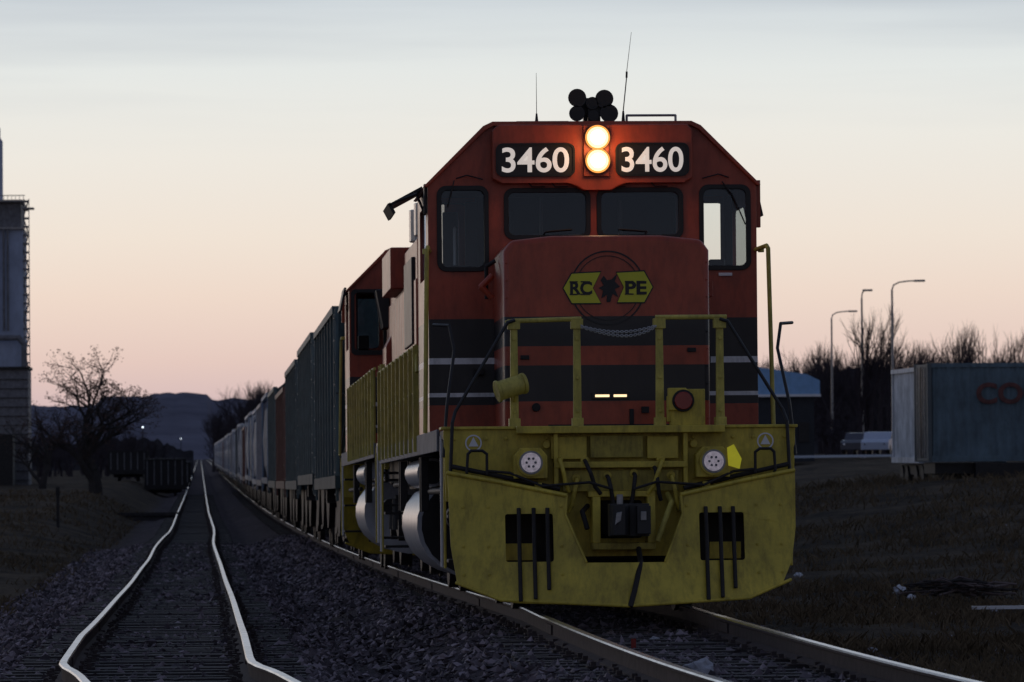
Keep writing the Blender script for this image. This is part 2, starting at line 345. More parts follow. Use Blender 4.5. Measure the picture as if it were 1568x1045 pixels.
    b.cyl((-.06,-.62,.96),(-.06,-.62,1.05),.03,steel,10); b.box(.11,.16,-.80,-.775,.82,.90,steel)
    b.prism([(-.115,.78),(-.06,.82),(-.05,.9),(-.10,.89)],-.752,-.74,steel)
    b.obj('coupler',parent,bevel=.03,seg=3)
    b=B()
    for s in(-1,1):
        b.cyl((s*.815,-.10,1.34),(s*.815,-.19,1.34),.122,yel,28); b.cyl((s*.815,-.185,1.34),(s*.815,-.20,1.34),.105,steel,28); b.cyl((s*.815,-.195,1.34),(s*.815,-.207,1.34),.088,lens,28)
        for a in range(6):
            t=a*math.pi/3; b.cyl((s*.815+.04*math.cos(t),-.205,1.34+.04*math.sin(t)),(s*.815+.04*math.cos(t),-.21,1.34+.04*math.sin(t)),.012,grey,8)
    b.obj('ditch_lights',parent,smooth=True)
    for s in(-1,1):
        plate('roundel',circ(s*1.31,1.52,.075),[circ(s*1.31,1.52,.062)],.004,.114,white,parent)
        plate('roundel_triangle',[(s*1.31-.045,1.49),(s*1.31+.045,1.49),(s*1.31,1.575)],[],.004,.114,white,parent)
    plate('flag_marker',[(.95,1.30),(1.05,1.27),(1.07,1.36),(1.0,1.49),(.94,1.46)],[],.01,-.14,mat('yellow_flag_added_glow',(.9,.85,.02),.4,emit=(1,.9,.05),estr=.15),parent)  # unlit flag; a faint self-glow is added to its yellow
    b=B()
    b.box(-1.56,1.56,.16,1.5,1.56,1.64,dark); b.box(-1.56,1.56,1.5,17.85,1.50,1.64,blk)
    b.box(-1.2,1.2,.16,17.8,1.15,1.56,dark); b.box(-.5,.5,.2,17.8,.7,1.2,dark)
    for s in(-1,1):
        b.box(s*1.575-.012,s*1.575+.012,1.3,16.8,1.46,1.66,grey)
        for v in(.35,.35+16.5):
            for z in(.45,.85,1.25): b.box(s*1.25-.28 if s<0 else s*1.25-.25,s*1.25+.25 if s<0 else s*1.25+.28,v,v+.6,z,z+.03,dark)
            b.box(s*1.56-.012,s*1.56+.012,v+.62,v+.66,.4,1.6,white); b.box(s*1.56-.012,s*1.56+.012,v-.02,v+.02,.4,1.6,yel)
        for v in(6.0,6.35,11.6,12.0): b.box(s*1.5-.04,s*1.5+.04,v,v+.12,.9,1.45,dark)
        b.tube([(s*1.45,1.2,1.1),(s*1.45,6.8,1.1)],.03,dark); b.tube([(s*1.42,11.3,1.2),(s*1.42,16.5,1.2)],.03,dark)
    b.obj('frame_and_deck',parent,bevel=.006)
    b=B(); b.prism([(-.95,1.64),(.95,1.64),(.95,3.30),(.88,3.40),(.5,3.44),(-.5,3.44),(-.88,3.40),(-.95,3.30)],1.5,3.2,nosep)
    b.obj('short_hood',parent,bevel=.05,seg=4,smooth=True)
    b=B()
    b.box(-.15,.20,1.475,1.50,1.93,1.99,blk) ; b.box(-.55,.62,1.485,1.5,1.66,1.70,dark)
    b.box(.2,.24,1.47,1.5,1.7,1.84,dark); b.cyl((-.66,1.5,1.86),(-.66,1.46,1.86),.04,dark,12); b.box(.31,.38,1.46,1.5,1.8,1.86,dark)
    b.tube([(-.98,2.4,3.25),(-1.06,2.4,3.2),(-1.06,2.4,2.9)],.02,dark); b.tube([(-1.02,2.2,3.1),(-1.12,2.2,3.0),(-1.02,2.2,2.9)],.03,red)
    b.box(.98,1.06,2.3,2.6,2.9,3.05,red); b.box(1.20,1.33,3.17,3.19,3.13,3.16,white)
    for u in(-.93,.93):
        for z in np.arange(1.75,3.3,.16): b.cyl((u,1.502,z),(u,1.492,z),.009,nosep,6)
    b.box(1.02,1.10,3.0,3.19,2.3,2.45,dark); b.box(-1.15,-1.05,3.1,3.19,2.2,2.26,dark)
    b.box(-.80,-.72,1.47,1.5,2.3,2.34,dark); b.box(.74,.82,1.47,1.5,2.36,2.4,dark)
    b.obj('nose_fittings',parent,bevel=.006)
    b=B(); b.box(-.115,.015,1.465,1.475,1.95,1.972,hl3); b.box(.055,.175,1.465,1.475,1.95,1.972,hl3)  # emissive slots added for warm reflections on the nose, not lamps
    if numbers: b.obj('nose_reflections',parent)
    cx,cz=.01,2.955; v=1.494; K=166.8
    plate('logo_ring',circ(cx,cz,.345,64),[circ(cx,cz,.332,64)],.006,v,blk,parent)
    plate('logo_ring_inner',circ(cx,cz,.30,64),[circ(cx,cz,.293,64)],.006,v,blk,parent)
    def q(pl): return [(cx+(x-932)/K,cz+(440-y)/K) for x,y in pl]
    H1=[(864,440),(877,418),(921,416),(909,440),(921,463),(877,463)]; H2=[(1001,439),(988,415),(946,417),(957,439),(947,462),(988,462)]
    yl=mat('logo_yellow',(.64,.62,.03),.4,var=.1)
    for i,H in enumerate((H1,H2)):
        c0=(sum(p[0] for p in H)/6,sum(p[1] for p in H)/6)
        plate('logo_border',q([(c0[0]+(x-c0[0])*1.06,c0[1]+(y-c0[1])*1.09) for x,y in H]),[],.004,v-.001,blk,parent)
        plate('logo_panel',q(H),[],.004,v-.006,yl,parent)
    text('logo_letters','RC',*[cx+(874-932)/K,cx+(908-932)/K],cz-.062,cz+.062,v-.008,blk,parent,bold=.035)
    text('logo_letters','PE',*[cx+(959-932)/K,cx+(992-932)/K],cz-.062,cz+.062,v-.008,blk,parent,bold=.035)
    bb=B()
    for x0,x1 in((874,889),(891,908),(959,975),(977,992)):
        for zz in(-.064,.052):
            bb.box(cx+(x0-932)/K-.004,cx+(x1-932)/K-.02,v-.0145,v-.011,cz+zz,cz+zz+.012,blk)
    bb.obj('logo_serifs',parent)
    plate('logo_bird',q([(921,428),(926,421),(931,428),(938,427),(947,418),(943,430),(951,438),(943,442),(948,454),(939,449),(936,461),(930,462),(931,450),(922,456),(925,444),(918,440),(926,436)]),[],.005,v-.003,blk,parent)
    out=[(-1.57,1.64),(1.57,1.64),(1.57,4.03),(1.02,4.54),(.95,4.59),(-.95,4.59),(-1.02,4.54),(-1.57,4.03)]
    wins=[(-.816,-.047,3.516,3.95),(.07,.84,3.516,3.95),(-1.455,-1.02,3.215,3.975),(1.05,1.485,3.215,3.975)]
    plate('cab_front',out,[rrect(*w,.07) for w in wins],.05,3.225,cabp,parent,bevel=.003)
    for w in wins:
        plate('window_gasket',rrect(w[0]-.03,w[1]+.03,w[2]-.03,w[3]+.03,.09),[rrect(w[0]+.015,w[1]-.015,w[2]+.015,w[3]-.015,.06)],.03,3.195,rub,parent,bevel=.006)
        b=B(); b.add([(w[0],3.22,w[2]),(w[1],3.22,w[2]),(w[1],3.22,w[3]),(w[0],3.22,w[3])],[(0,1,2,3)],glass); b.obj('window_pane',parent)
    plate('cab_rear',out,[rrect(-1.5,-1.07,3.12,3.975,.06),rrect(1.07,1.47,3.1,3.975,.06)],.05,5.6,cabp,parent)
    for s in(-1,1):
        plate('cab_side',[(3.25,1.64),(5.575,1.64),(5.575,4.03),(3.25,4.03)],[rrect(3.75,5.15,3.15,3.85,.06)],.045,s*1.545,cabp,parent,axis='x')
        plate('rear_gasket',rrect(s*1.285-.26,s*1.285+.26,3.05,4.01,.07),[rrect(s*1.285-.21,s*1.285+.21,3.12,3.96,.06)],.03,5.64,rub,parent)
        b=B(); b.add([(s*1.545,3.7,3.1),(s*1.545,5.2,3.1),(s*1.545,5.2,3.9),(s*1.545,3.7,3.9)],[(0,1,2,3)],glass); b.obj('side_pane',parent)
    b=B(); b.add([(-1.52,5.6,3.1),(-1.05,5.6,3.1),(-1.05,5.6,4.0),(-1.52,5.6,4.0)],[(0,1,2,3)],glass); b.obj('rear_pane',parent)
    b=B()
    b.prism([(-1.61,4.0),(-1.04,4.57),(-.95,4.612),(.95,4.612),(1.04,4.57),(1.61,4.0),(1.58,3.99),(1.02,4.53),(.94,4.57),(-.94,4.57),(-1.02,4.53),(-1.58,3.99)],3.14,5.72,red)
    b.obj('cab_roof',parent,bevel=.006)
    b=B(); b.box(-1.5,1.5,3.27,5.55,2.3,2.34,inter); b.box(-1.0,1.0,5.45,5.55,2.34,4.4,inter); b.box(-.9,-.1,3.35,3.7,2.3,3.55,inter)
    b.box(1.2,1.5,4.4,4.8,2.9,3.15,rub); b.box(1.26,1.42,4.76,4.82,3.15,3.36,rub)
    b.box(1.44,1.52,5.0,5.45,2.34,4.0,inter)
    b.box(-1.4,-1.1,4.4,4.8,2.9,3.3,rub); b.box(-1.42,-1.36,4.9,4.95,3.0,3.6,white); b.box(-1.25,-1.22,4.9,4.95,3.0,3.7,white)
    b.box(-1.5,1.5,3.3,5.5,4.02,4.05,inter); b.box(-1.35,-1.20,4.95,5.0,3.2,3.85,inter); b.box(-1.13,-1.0,4.95,5,3,3.95,inter)
    b.box(-.5,-.47,3.3,3.33,3.5,3.9,rub); b.box(-.85,-.7,4.2,4.3,3.5,3.8,inter); b.box(.3,.34,3.9,3.95,3.4,3.9,rub)
    b.obj('cab_interior',parent,bevel=.02)
    b=B()
    for u0,u1 in((-.47,-.2),(.5,.25)):
        b.tube([(u0,3.17,3.52),(u0+.02,3.16,3.56),(u1,3.16,3.58)],.007,rub,6)
    b.tube([(-1.32,3.15,4.05),(-1.38,3.15,3.8)],.007,rub,6); b.tube([(1.24,3.16,4.03),(1.34,3.16,3.9),(1.46,3.16,3.62)],.007,rub,6)
    b.box(-.50,-.42,3.12,3.19,3.45,3.52,rub); b.box(.12,.2,3.12,3.19,3.44,3.51,rub)
    for u in(-.62,-.4,.15,.55): b.tube([(u,3.1,4.03),(u+.04,3.1,3.985),(u+.16,3.1,3.985)],.007,rub,6)
    b.tube([(-1.3,3.15,4.07),(-1.2,3.12,4.10),(-1.05,3.12,4.06)],.007,rub,6); b.tube([(1.3,3.15,4.07),(1.2,3.12,4.10),(1.05,3.12,4.06)],.007,rub,6)
    b.obj('wipers',parent)
    plate('numberboard_housing',[(-.96,4.06),(-.88,4.02),(-.25,4.02),(-.16,3.985),(-.1,3.95),(.18,3.95),(.24,3.985),(.33,4.02),(.88,4.02),(.95,4.06),(.95,4.52),(.9,4.575),(-.9,4.575),(-.96,4.52)],[],.15,3.13,red,parent,bevel=.012)
    for i,(a,c) in enumerate(((-.915,-.185),(.225,.905))):
        plate('number_board',rrect(a,c,4.09,4.385,.06),[],.02,3.05,blk,parent,bevel=.004)
        plate('number_board_rim',rrect(a-.012,c+.012,4.078,4.397,.07),[rrect(a+.008,c-.008,4.098,4.377,.05)],.03,3.045,rub,parent,bevel=.004)
        if numbers: text('road_number','3460',a+.045,c-.045,4.118,4.358,3.038,digit,parent,bold=.014,spacing=.98)
    b=B(); b.box(-.09,.15,3.02,3.06,4.08,4.56,red); 
    for z in(4.445,4.225):
        b.cyl((.04,3.05,z),(.04,2.985,z),.122,blk,32); b.cyl((.04,2.987,z),(.04,2.98,z),.118,hl2 if numbers else steel,32); b.cyl((.04,2.982,z),(.04,2.965,z),.100,hl if numbers else lens,32)  # orange emissive ring around each lamp imitates the lens halo
        if numbers: b.cyl((.04,2.966,z),(.04,2.962,z),.07,hl1,32)
    b.obj('headlights',parent,bevel=.003)
    b=B(); b.box(-.05,.08,3.55,3.7,4.6,4.84,blk); b.box(-.14,.2,3.5,3.66,4.70,4.86,blk); b.box(-.02,.1,3.4,3.6,4.6,4.78,blk)
    for u,z,r in((-.125,4.85,.088),(.135,4.84,.088),(-.13,4.70,.075),(.18,4.70,.088),(.02,4.80,.06),(.03,4.68,.05)):
        b.cyl((u,3.35,z),(u,3.42,z),r,blk,20,r1=r*.75); b.cyl((u,3.42,z),(u,3.75,z),r*.75,blk,16,r1=.025)
        b.cyl((u,3.348,z),(u,3.36,z),r*.8,rub,20)
    b.obj('air_horn',parent,smooth=True)
    b=B(); b.cyl((-.5,3.6,4.6),(-.5,3.6,4.72),.022,blk,8,r1=.008); b.cyl((-.5,3.6,4.72),(-.5,3.6,5.11),.004,blk,6,r1=.002)
    b.cyl((.335,3.6,4.6),(.335,3.6,4.74),.022,blk,8,r1=.009); b.cyl((.335,3.6,4.74),(.37,3.6,5.06),.006,blk,6); b.cyl((.37,3.6,5.06),(.372,3.6,5.12),.011,blk,6); b.cyl((.372,3.6,5.12),(.42,3.6,5.5),.0035,blk,6,r1=.002)
    b.tube([(.36,3.5,4.6),(.36,3.5,4.69),(.83,3.5,4.69),(.83,3.5,4.6)],.012,steel); b.box(-.7,-.2,3.5,4,4.61,4.64,red); b.box(.35,1.0,3.8,4.4,4.61,4.635,red)
    b.obj('roof_fittings',parent)
    b=B()
    M=Matrix.Translation((-1.6,3.7,4.02))@Matrix.Rotation(math.radians(-28),4,'Y')
    b.box(-.36,0,0,1.3,-.012,.012,blk,M); b.box(-.37,-.34,0,1.3,-.09,.02,blk,M)
    b.tube([(-1.58,3.6,3.75),(-1.66,3.6,3.95),(-1.86,3.6,3.88)],.012,blk); b.box(-1.60,-1.575,3.3,3.5,3.75,4.03,blk)
    M=Matrix.Translation((1.6,3.7,4.06))@Matrix.Rotation(math.radians(78),4,'Y')
    b.box(0,.34,0,1.3,-.012,.02,blk,M); b.box(1.575,1.62,3.3,3.4,3.6,4.05,red)
    b.obj('side_awnings',parent)
    b=B()
    for s in(-1,1):
        b.tube([(s*1.56,3.18,3.38),(s*1.6,2.6,3.39),(s*1.61,2.55,3.36),(s*1.64,2.5,1.65)],.022,yel2)
        b.cyl((s*1.6,3.1,3.35),(s*1.6,3.1,3.4),.03,yel2)
    for u in(-.93,-.363,.38,.925):
        b.prism([(u-.038,1.66),(u+.038,1.66),(u+.03,2.60),(u-.03,2.60)],.27,.33,yel2); b.box(u-.055,u+.055,.25,.35,2.54,2.63,yel2); b.box(u-.05,u+.05,.22,.38,1.66,1.74,yel2)
        for z in(1.8,2.1,2.45): b.cyl((u,.27,z),(u,.255,z),.015,yel2,8)
    b.tube([(-1.0,.27,2.60),(-.93,.27,2.615),(-.33,.27,2.63)],.022,yel2); b.tube([(.35,.27,2.64),(.98,.27,2.64)],.022,yel2)
    for u in(-.9,-.35,.35,.9): b.box(u-.035,u+.035,17.6,17.66,1.64,2.62,yel2)
    b.obj('end_railing',parent,bevel=.004)
    b=B()
    for s in(-1,1):
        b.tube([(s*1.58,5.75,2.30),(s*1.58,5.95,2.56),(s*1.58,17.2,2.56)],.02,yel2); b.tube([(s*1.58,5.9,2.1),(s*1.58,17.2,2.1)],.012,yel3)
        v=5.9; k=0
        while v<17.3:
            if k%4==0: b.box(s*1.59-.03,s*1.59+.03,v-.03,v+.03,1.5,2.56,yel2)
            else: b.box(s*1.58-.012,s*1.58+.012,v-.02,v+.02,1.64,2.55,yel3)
            v+=.3; k+=1
        for vv in(16.95,17.7):
            b.box(s*1.5-.03,s*1.5+.03,vv-.03,vv+.03,1.4,2.6,yel2)
    b.obj('side_railing',parent)
    b=B()
    ch=mat('chain_steel',(.5,.5,.5),.35,.5)
    for sag,zz in((.085,2.56),(.055,2.565)):
        n=34; prev=None
        for i in range(n+1):
            t=i/n; p=Vector((-.33+.68*t,.25,zz-sag*4*t*(1-t)+ (sag-.05)*.3*math.sin(6*t)))
            if prev is not None:
                if i%2: b.tube([prev+Vector((0,0,.009)),p+Vector((0,0,.009))],.005,ch,5); b.tube([prev-Vector((0,0,.009)),p-Vector((0,0,.009))],.005,ch,5)
                else: b.tube([prev,p],.007,ch,5)
            prev=p
    b.obj('safety_chain',parent)
    b=B(); b.cyl((-1.09,.10,1.98),(-.86,.20,2.05),.088,yel2,20); b.cyl((-1.10,.10,1.977),(-1.075,.105,1.984),.1,yel2,20); b.cyl((-.84,.2,2.055),(-.87,.19,2.048),.095,yel2,20)
    b.tube([(-.93,.25,1.9),(-.93,.18,2.0)],.02,yel2)
    b.box(.46,.77,.1,.28,1.665,1.99,yel); b.box(.435,.49,.12,.25,1.7,1.93,yel); b.box(.44,.60,.06,.2,1.80,2.0,yel)
    b.cyl((.57,.1,1.885),(.57,.05,1.885),.1,dark,24); b.cyl((.57,.055,1.885),(.57,.03,1.885),.08,redl,24)
    b.obj('porch_lamps',parent,bevel=.006,smooth=True)
    b=B(); b.prism([(-1.02,1.64),(1.02,1.64),(1.02,4.2),(.8,4.42),(-.8,4.42),(-1.02,4.2)],5.63,16.6,red)
    for v in np.arange(6.2,16.4,.62):
        for s in(-1,1): b.box(s*1.03-.012,s*1.03+.012,v,v+.55,1.8,3.7,red)
    for s in(-1,1):
        b.box(s*1.10-.10,s*1.10+.10,9,12.2,3.75,4.3,red); b.box(s*1.04-.03,s*1.04+.03,13.5,16,2.9,4.0,blk)
    for v in(9.8,11.4): b.cyl((0,v,4.4),(0,v,4.72),.62,steel,24)
    for v in(13.6,15.2): b.cyl((-.5,v,4.3),(-.5,v,4.72),.5,steel,24); b.cyl((.5,v,4.3),(.5,v,4.72),.5,steel,24)
    b.box(-.3,.3,7.2,8.4,4.4,4.75,dark); b.box(-1.3,-1.0,5.7,6.6,2.6,4.0,red)
    b.prism([(1.02,3.4),(1.12,3.4),(1.22,3.95),(1.02,3.95)],5.9,6.9,blk); b.prism([(1.02,2.0),(1.12,2.0),(1.12,3.1),(1.02,3.3)],6.5,8.0,red)
    b.obj('long_hood',parent,bevel=.02)
    b=B(); pr=[(-1.25,1.17),(-1.40,1.10),(-1.49,.98),(-1.535,.85),(-1.54,.72),(-1.505,.58),(-1.43,.45),(-1.31,.34),(-1.15,.25),(-.95,.21),(.95,.21),(1.15,.25),(1.31,.34),(1.43,.45),(1.505,.58),(1.54,.72),(1.535,.85),(1.49,.98),(1.40,1.10),(1.25,1.17)]
    b.prism(pr,7.1,11.2,tankp); b.prism([(x*.97,.69+(z-.69)*.97) for x,z in pr],7.03,7.1,dark)
    for s in(-1,1): b.cyl((s*1.38,7.2,1.3),(s*1.38,10.6,1.3),.15,tankp,20); b.cyl((s*1.38,7.15,1.3),(s*1.38,7.2,1.3),.12,dark,20)
    b.obj('fuel_tank',parent,smooth=True)
    b=B()
    for vc in(3.9,14.1):
        for s in(-1,1):
            b.prism([(vc-1.8,.62),(vc-1.8,.9),(vc-1.2,1.0),(vc-.6,.75),(vc+.6,.75),(vc+1.2,1.0),(vc+1.8,.9),(vc+1.8,.62),(vc+1.2,.58),(vc+.6,.45),(vc-.6,.45),(vc-1.2,.58)],s*1.12-.06,s*1.12+.06,dark,axis='x')
            for vv in(-1.37,1.37):
                b.cyl((s*.72,vc+vv,.5),(s*.84,vc+vv,.5),.51,dark,28); b.cyl((s*.68,vc+vv,.5),(s*.72,vc+vv,.5),.54,dark,28); b.cyl((s*1.0,vc+vv,.55),(s*1.24,vc+vv,.55),.14,dark,14)
                b.cyl((s*1.2,vc+vv*.45,.55),(s*1.2,vc+vv*.45,.95),.09,dark,10)
            b.cyl((s*1.3,vc-.3,.85),(s*1.3,vc+.3,.85),.1,dark,12)
        for vv in(-1.37,1.37): b.cyl((-.7,vc+vv,.5),(.7,vc+vv,.5),.09,dark,10)
        b.box(-1.1,1.1,vc-.3,vc+.3,.5,.95,dark)
    b.obj('trucks',parent,smooth=True)
L1=empty('diesel_locomotive',(3.75,48,0),(-.0094,0,0))
build_loco(L1,True)
L2=empty('diesel_locomotive',(3.75,84,-.25),(.0098,0,math.pi))
for ch in list(L1.children):
    if ch.name.startswith(('road_number','nose_reflections','headlights')): continue
    o=bpy.data.objects.new(ch.name,ch.data); link(o); o.parent=L2
    for md in ch.modifiers:
        n=o.modifiers.new(md.name,md.type)
        for a in('width','segments','limit_method','angle_limit'): setattr(n,a,getattr(md,a))
ld=bpy.data.lights.new('headlamp_glow','POINT'); ld.energy=7; ld.color=(1,.5,.18); ld.shadow_soft_size=.12
lo=link(bpy.data.objects.new('headlamp_glow',ld)); lo.parent=L1; lo.location=(.04,2.80,4.34)
# ------------------------------------------------------------------ hopper cars
def hopper_mesh(m,kind,mr):
    b=B(); Lc=16.2; H=4.15 if kind!=2 else 3.85
    if kind==0:
        prof=[(-1.5,1.35),(-1.53,1.6),(-1.53,H),(-1.3,H+.17),(-.7,H+.3),(0,H+.33),(.7,H+.3),(1.3,H+.17),(1.53,H),(1.53,1.6),(1.5,1.35)]
    elif kind==1:
        prof=[(-1.35,1.3),(-1.53,1.9),(-1.58,2.8),(-1.5,3.8),(-1.2,H+.15),(-.6,H+.28),(.6,H+.28),(1.2,H+.15),(1.5,3.8),(1.58,2.8),(1.53,1.9),(1.35,1.3)]
    else:
        prof=[(-1.5,1.35),(-1.53,1.6),(-1.53,H),(1.53,H),(1.53,1.6),(1.5,1.35)]
    b.prism(prof,1.0,Lc-1.0,m)
    for s in(-1,1):
        if kind!=1:
            n=7
            for i in range(n+1):
                v=1.06+(Lc-2.12)*i/n
                b.box(s*1.57-.045,s*1.57+.045,v-.06,v+.06,1.35,H+.02,mr)
        b.box(s*1.56-.06,s*1.56+.06,.3,Lc-.3,1.30,1.5,m); b.box(s*1.57-.06,s*1.57+.06,1.0,Lc-1.0,H-.06,H+.06,mr)
        for v in(.6,Lc-.6):
            for z in np.arange(1.2,H,.35): b.tube([(s*1.60,v-.2,z),(s*1.60,v+.2,z)],.018,mr,5)
            b.box(s*1.58-.02,s*1.58+.02,v-.22,v-.18,1.1,H,mr); b.box(s*1.58-.02,s*1.58+.02,v+.18,v+.22,1.1,H,mr)
        for v in(1.0,Lc-1.0): b.box(s*1.4-.03,s*1.4+.03,v-.5 if v<5 else v,v if v<5 else v+.5,1.3,H-.6,m)
    for vc in(3.6,8.1,12.6): b.prism([(vc-1.9,1.35),(vc+1.9,1.35),(vc+.4,.45),(vc-.4,.45)],-1.25,1.25,dark,axis='x')
    if kind!=2:
        b.box(-.3,.3,.6,Lc-.6,H+.36,H+.40,steel)
        for v in np.arange(2,Lc-1.5,1.5):
            for s in(-1,1): b.cyl((s*.75,v,H+.2),(s*.75,v,H+.4),.28,m,12)
    b.box(-.3,.3,-.4,Lc+.4,.8,1.05,dark); b.box(-1.4,1.4,.2,1.1,1.05,1.32,dark); b.box(-1.4,1.4,Lc-1.1,Lc-.2,1.05,1.32,dark)
    for vc in(2.0,Lc-2.0):
        for s in(-1,1):
            b.prism([(vc-1.2,.5),(vc-1.1,.65),(vc-.4,.85),(vc+.4,.85),(vc+1.1,.65),(vc+1.2,.5),(vc+.4,.35),(vc-.4,.35)],s*1.05-.08,s*1.05+.08,dark,axis='x')
            for q in(-.88,.88): b.cyl((s*.7,vc+q,.46),(s*.82,vc+q,.46),.46,dark,18)
    o=b.obj('hopper_car'); me=o.data; bpy.data.objects.remove(o); return me
cols=[((.05,.078,.085),0),((.065,.095,.10),0),((.10,.035,.03),2),((.10,.15,.22),1),((.36,.37,.40),1),((.2,.2,.22),0),((.08,.09,.10),0),((.42,.42,.43),1)]
hm=[hopper_mesh(mat('hopper_paint_%d'%i,c,.62,var=.5,vscale=1.2,dirt=.55,spec=.3),k,mat('hopper_rib_%d'%i,tuple(x*1.9 for x in c),.5,var=.3,vscale=2,dirt=.3,spec=.5)) for i,(c,k) in enumerate(cols)]
seq=[0,1,0,2,0,3,5,4,3,7,2,4,7,6,4,7,5,4,3,7,4,7,5,4,2,7,4,5,7,4,3,7,4,4,7,5,4,7,4,7,4,5]
d=85.0
for i,k in enumerate(seq):
    o=link(bpy.data.objects.new('hopper_car',hm[k])); o.location=(3.75,d,P(d+8)+(.1 if k in(1,3,7) else 0)); o.rotation_euler=((P(d+16)-P(d))/16,0,0); d+=17.3
# ------------------------------------------------------------------ trees
def grow(b,p,dr,ln,r,depth,m,spread=.55,tips=None,kids=3,up=.1,tp=.68,fat=3):
    steps=3 if depth>2 else 2; n=6 if r>.06 else 3
    for i in range(steps):
        q=p+dr*ln/steps; r2=r*(.86 if depth>0 else .6)
        b.cyl(p,q,r,m,n,r1=r2,cap=False)
        p=q; r=r2
        dr=(dr+Vector((random.gauss(0,.13),random.gauss(0,.13),random.gauss(0,.1)+up*.3))).normalized()
        if depth>0 and i<steps-1 and random.random()<.7:
            dd=(dr+Vector((random.gauss(0,spread),random.gauss(0,spread),random.gauss(0,spread*.6)+up))).normalized()
            grow(b,p,dd,ln*random.uniform(.55,.75),r*.6,depth-1,m,spread,tips,kids,up,tp)
    if depth>0:
        for k in range(kids):
            dd=(dr+Vector((random.gauss(0,spread),random.gauss(0,spread),random.gauss(0,spread*.6)+up))).normalized()
            grow(b,p,dd,ln*random.uniform(.6,.85),r*tp,depth-1,m,spread,tips,kids,up,tp)
    elif tips is not None: tips.append(p)
def bareroot(name,x,d,h,seed,spread=.6,depth=5,leaves=0,lean=0,trunk=.22,r=.14,kids=3):
    random.seed(seed); b=B(); tips=[]
    grow(b,Vector((0,0,-.2)),Vector((lean,0,1)).normalized(),h*trunk,r,depth,bark,spread,tips,kids,.1,.72)
    zs=max(t.z for t in tips); k=h/zs
    b.v=[(a*k*1.15,c*k,e*k) for a,c,e in b.v]
    lm=mat('dry_leaves',(.07,.035,.025),.8,var=.4)
    for i in range(leaves):
        t=random.choice(tips)*k; t.x*=1.15; t+=Vector((random.gauss(0,.12),random.gauss(0,.12),random.gauss(0,.1)))
        a=Vector((random.gauss(0,1),random.gauss(0,1),random.gauss(0,1))).normalized()*.06; c=a.orthogonal().normalized()*.04
        b.add([t-a,t-c,t+a,t+c],[(0,1,2,3)],lm)
    o=b.obj(name,loc=(x,d,G(x,d)-.1)); return o
def W(x,y,d):
    return (x-305)*d/8256, CAMH+(690-y)*d/8256
bareroot('bare_tree',-5.8,300,8.3,11,.62,5,4500,0,.17,.24)
bareroot('bare_tree',-9.6,330,5.6,14,.62,4,900,0,.2,.15)
def variants(n,depth,seed,r0):
    out=[]
    for i in range(n):
        random.seed(seed+i); b=B(); tips=[]
        grow(b,Vector((0,0,0)),Vector((0,0,1)),1.7,r0,depth,bark,.48,tips,3,.25,.72)
        a=np.array(b.v); a/=a[:,2].max(); out.append((a,b.f))
    return out
VAR=variants(6,4,100,.17)
def mass(name,items,m):
    V=[];F=[];o=0
    for x,d,h,w,z in items:
        a,f=random.choice(VAR); t=random.uniform(0,6.28); ca,sa=math.cos(t),math.sin(t)
        q=np.stack([(a[:,0]*ca-a[:,1]*sa)*w+x,(a[:,0]*sa+a[:,1]*ca)*w+d,a[:,2]*h+z],1)
        V.append(q); F+= [[i+o for i in g] for g in f]; o+=len(a)
    me=bpy.data.meshes.new(name); me.from_pydata(np.concatenate(V).tolist(),[],F); me.materials.append(m); link(bpy.data.objects.new(name,me))
random.seed(5)
twig=mat('distant_twigs',(.052,.043,.050),.95,var=.2,spec=.1)
it=[]
for i in range(120):
    d=random.uniform(470,640); px=random.uniform(1150,1700); x=(px-305)*d/8256
    top=526+10*math.sin(px/23)+7*math.sin(px/61+1)+random.uniform(-6,22)
    z=CAMH+(680-top)*d/8256; h=z-.7; it.append((x,d,h,h*.75,.7))
for px,top,d in((1322,470,380),(1335,462,380),(1350,455,385),(1364,475,390),(1450,488,420),(1462,482,425),(1475,500,420),(1500,505,400),(1522,492,400),(1540,490,405),(1558,494,410),(1240,520,500),(1215,518,520),(1275,505,480),(1600,490,430)):
    h=(680-top)*d/8256+CAMH-.8; it.append(((px-305)*d/8256,d,h,h*.6,.8))
for i in range(70):
    d=random.uniform(380,450); px=random.uniform(1130,1750); x=(px-305)*d/8256; it.append((x,d,random.uniform(2.5,5.5),6,.8))
mass('distant_trees',it,twig)
it=[]
for i in range(34):
    px=random.uniform(325,440); d=random.uniform(820,1000); x=(px-305)*d/8256; h=(15.5 if 368<px<428 else 11)*random.uniform(.75,1); it.append((x,d,h,h*.8,-1.5))
for i in range(60):
    px=random.uniform(-60,232); d=random.uniform(480,640); x=(px-305)*d/8256; it.append((x,d,random.uniform(2.8,5.4),5,-1.0))
mass('scrub_trees',it,twig)
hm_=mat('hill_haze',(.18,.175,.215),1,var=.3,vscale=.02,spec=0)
def hill(name,d,pts,base,depth,m):
    b=B(); n=len(pts); vs=[]
    for px,py in pts:
        x,z=W(px,py,d); vs+= [(x,d-depth,base),(x,d,z),(x,d+depth,base)]
    fs=[]
    for i in range(n-1):
        a=3*i; fs+= [(a,a+3,a+4,a+1),(a+1,a+4,a+5,a+2)]
    b.add(vs,fs,m); return b.obj(name)
random.seed(3)
pp=[]
for px in range(-900,2500,8):
    y=640-24*math.sin(px/300+1.0)
    if 150<px<345: y=598+(5 if px<232 else 0)+(3 if px>300 else 0)+ (8 if px>322 else 0)
    elif px<=150: y=611+6*math.sin(px/60)
    elif px<1100: y=606+(px-345)*.06
    else: y=620
    pp.append((px,y+random.uniform(-1.5,1.5)))
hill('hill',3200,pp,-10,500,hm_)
bank=mat('scrub_bank',(.035,.031,.035),1,var=.5,vscale=.3,spec=.05)
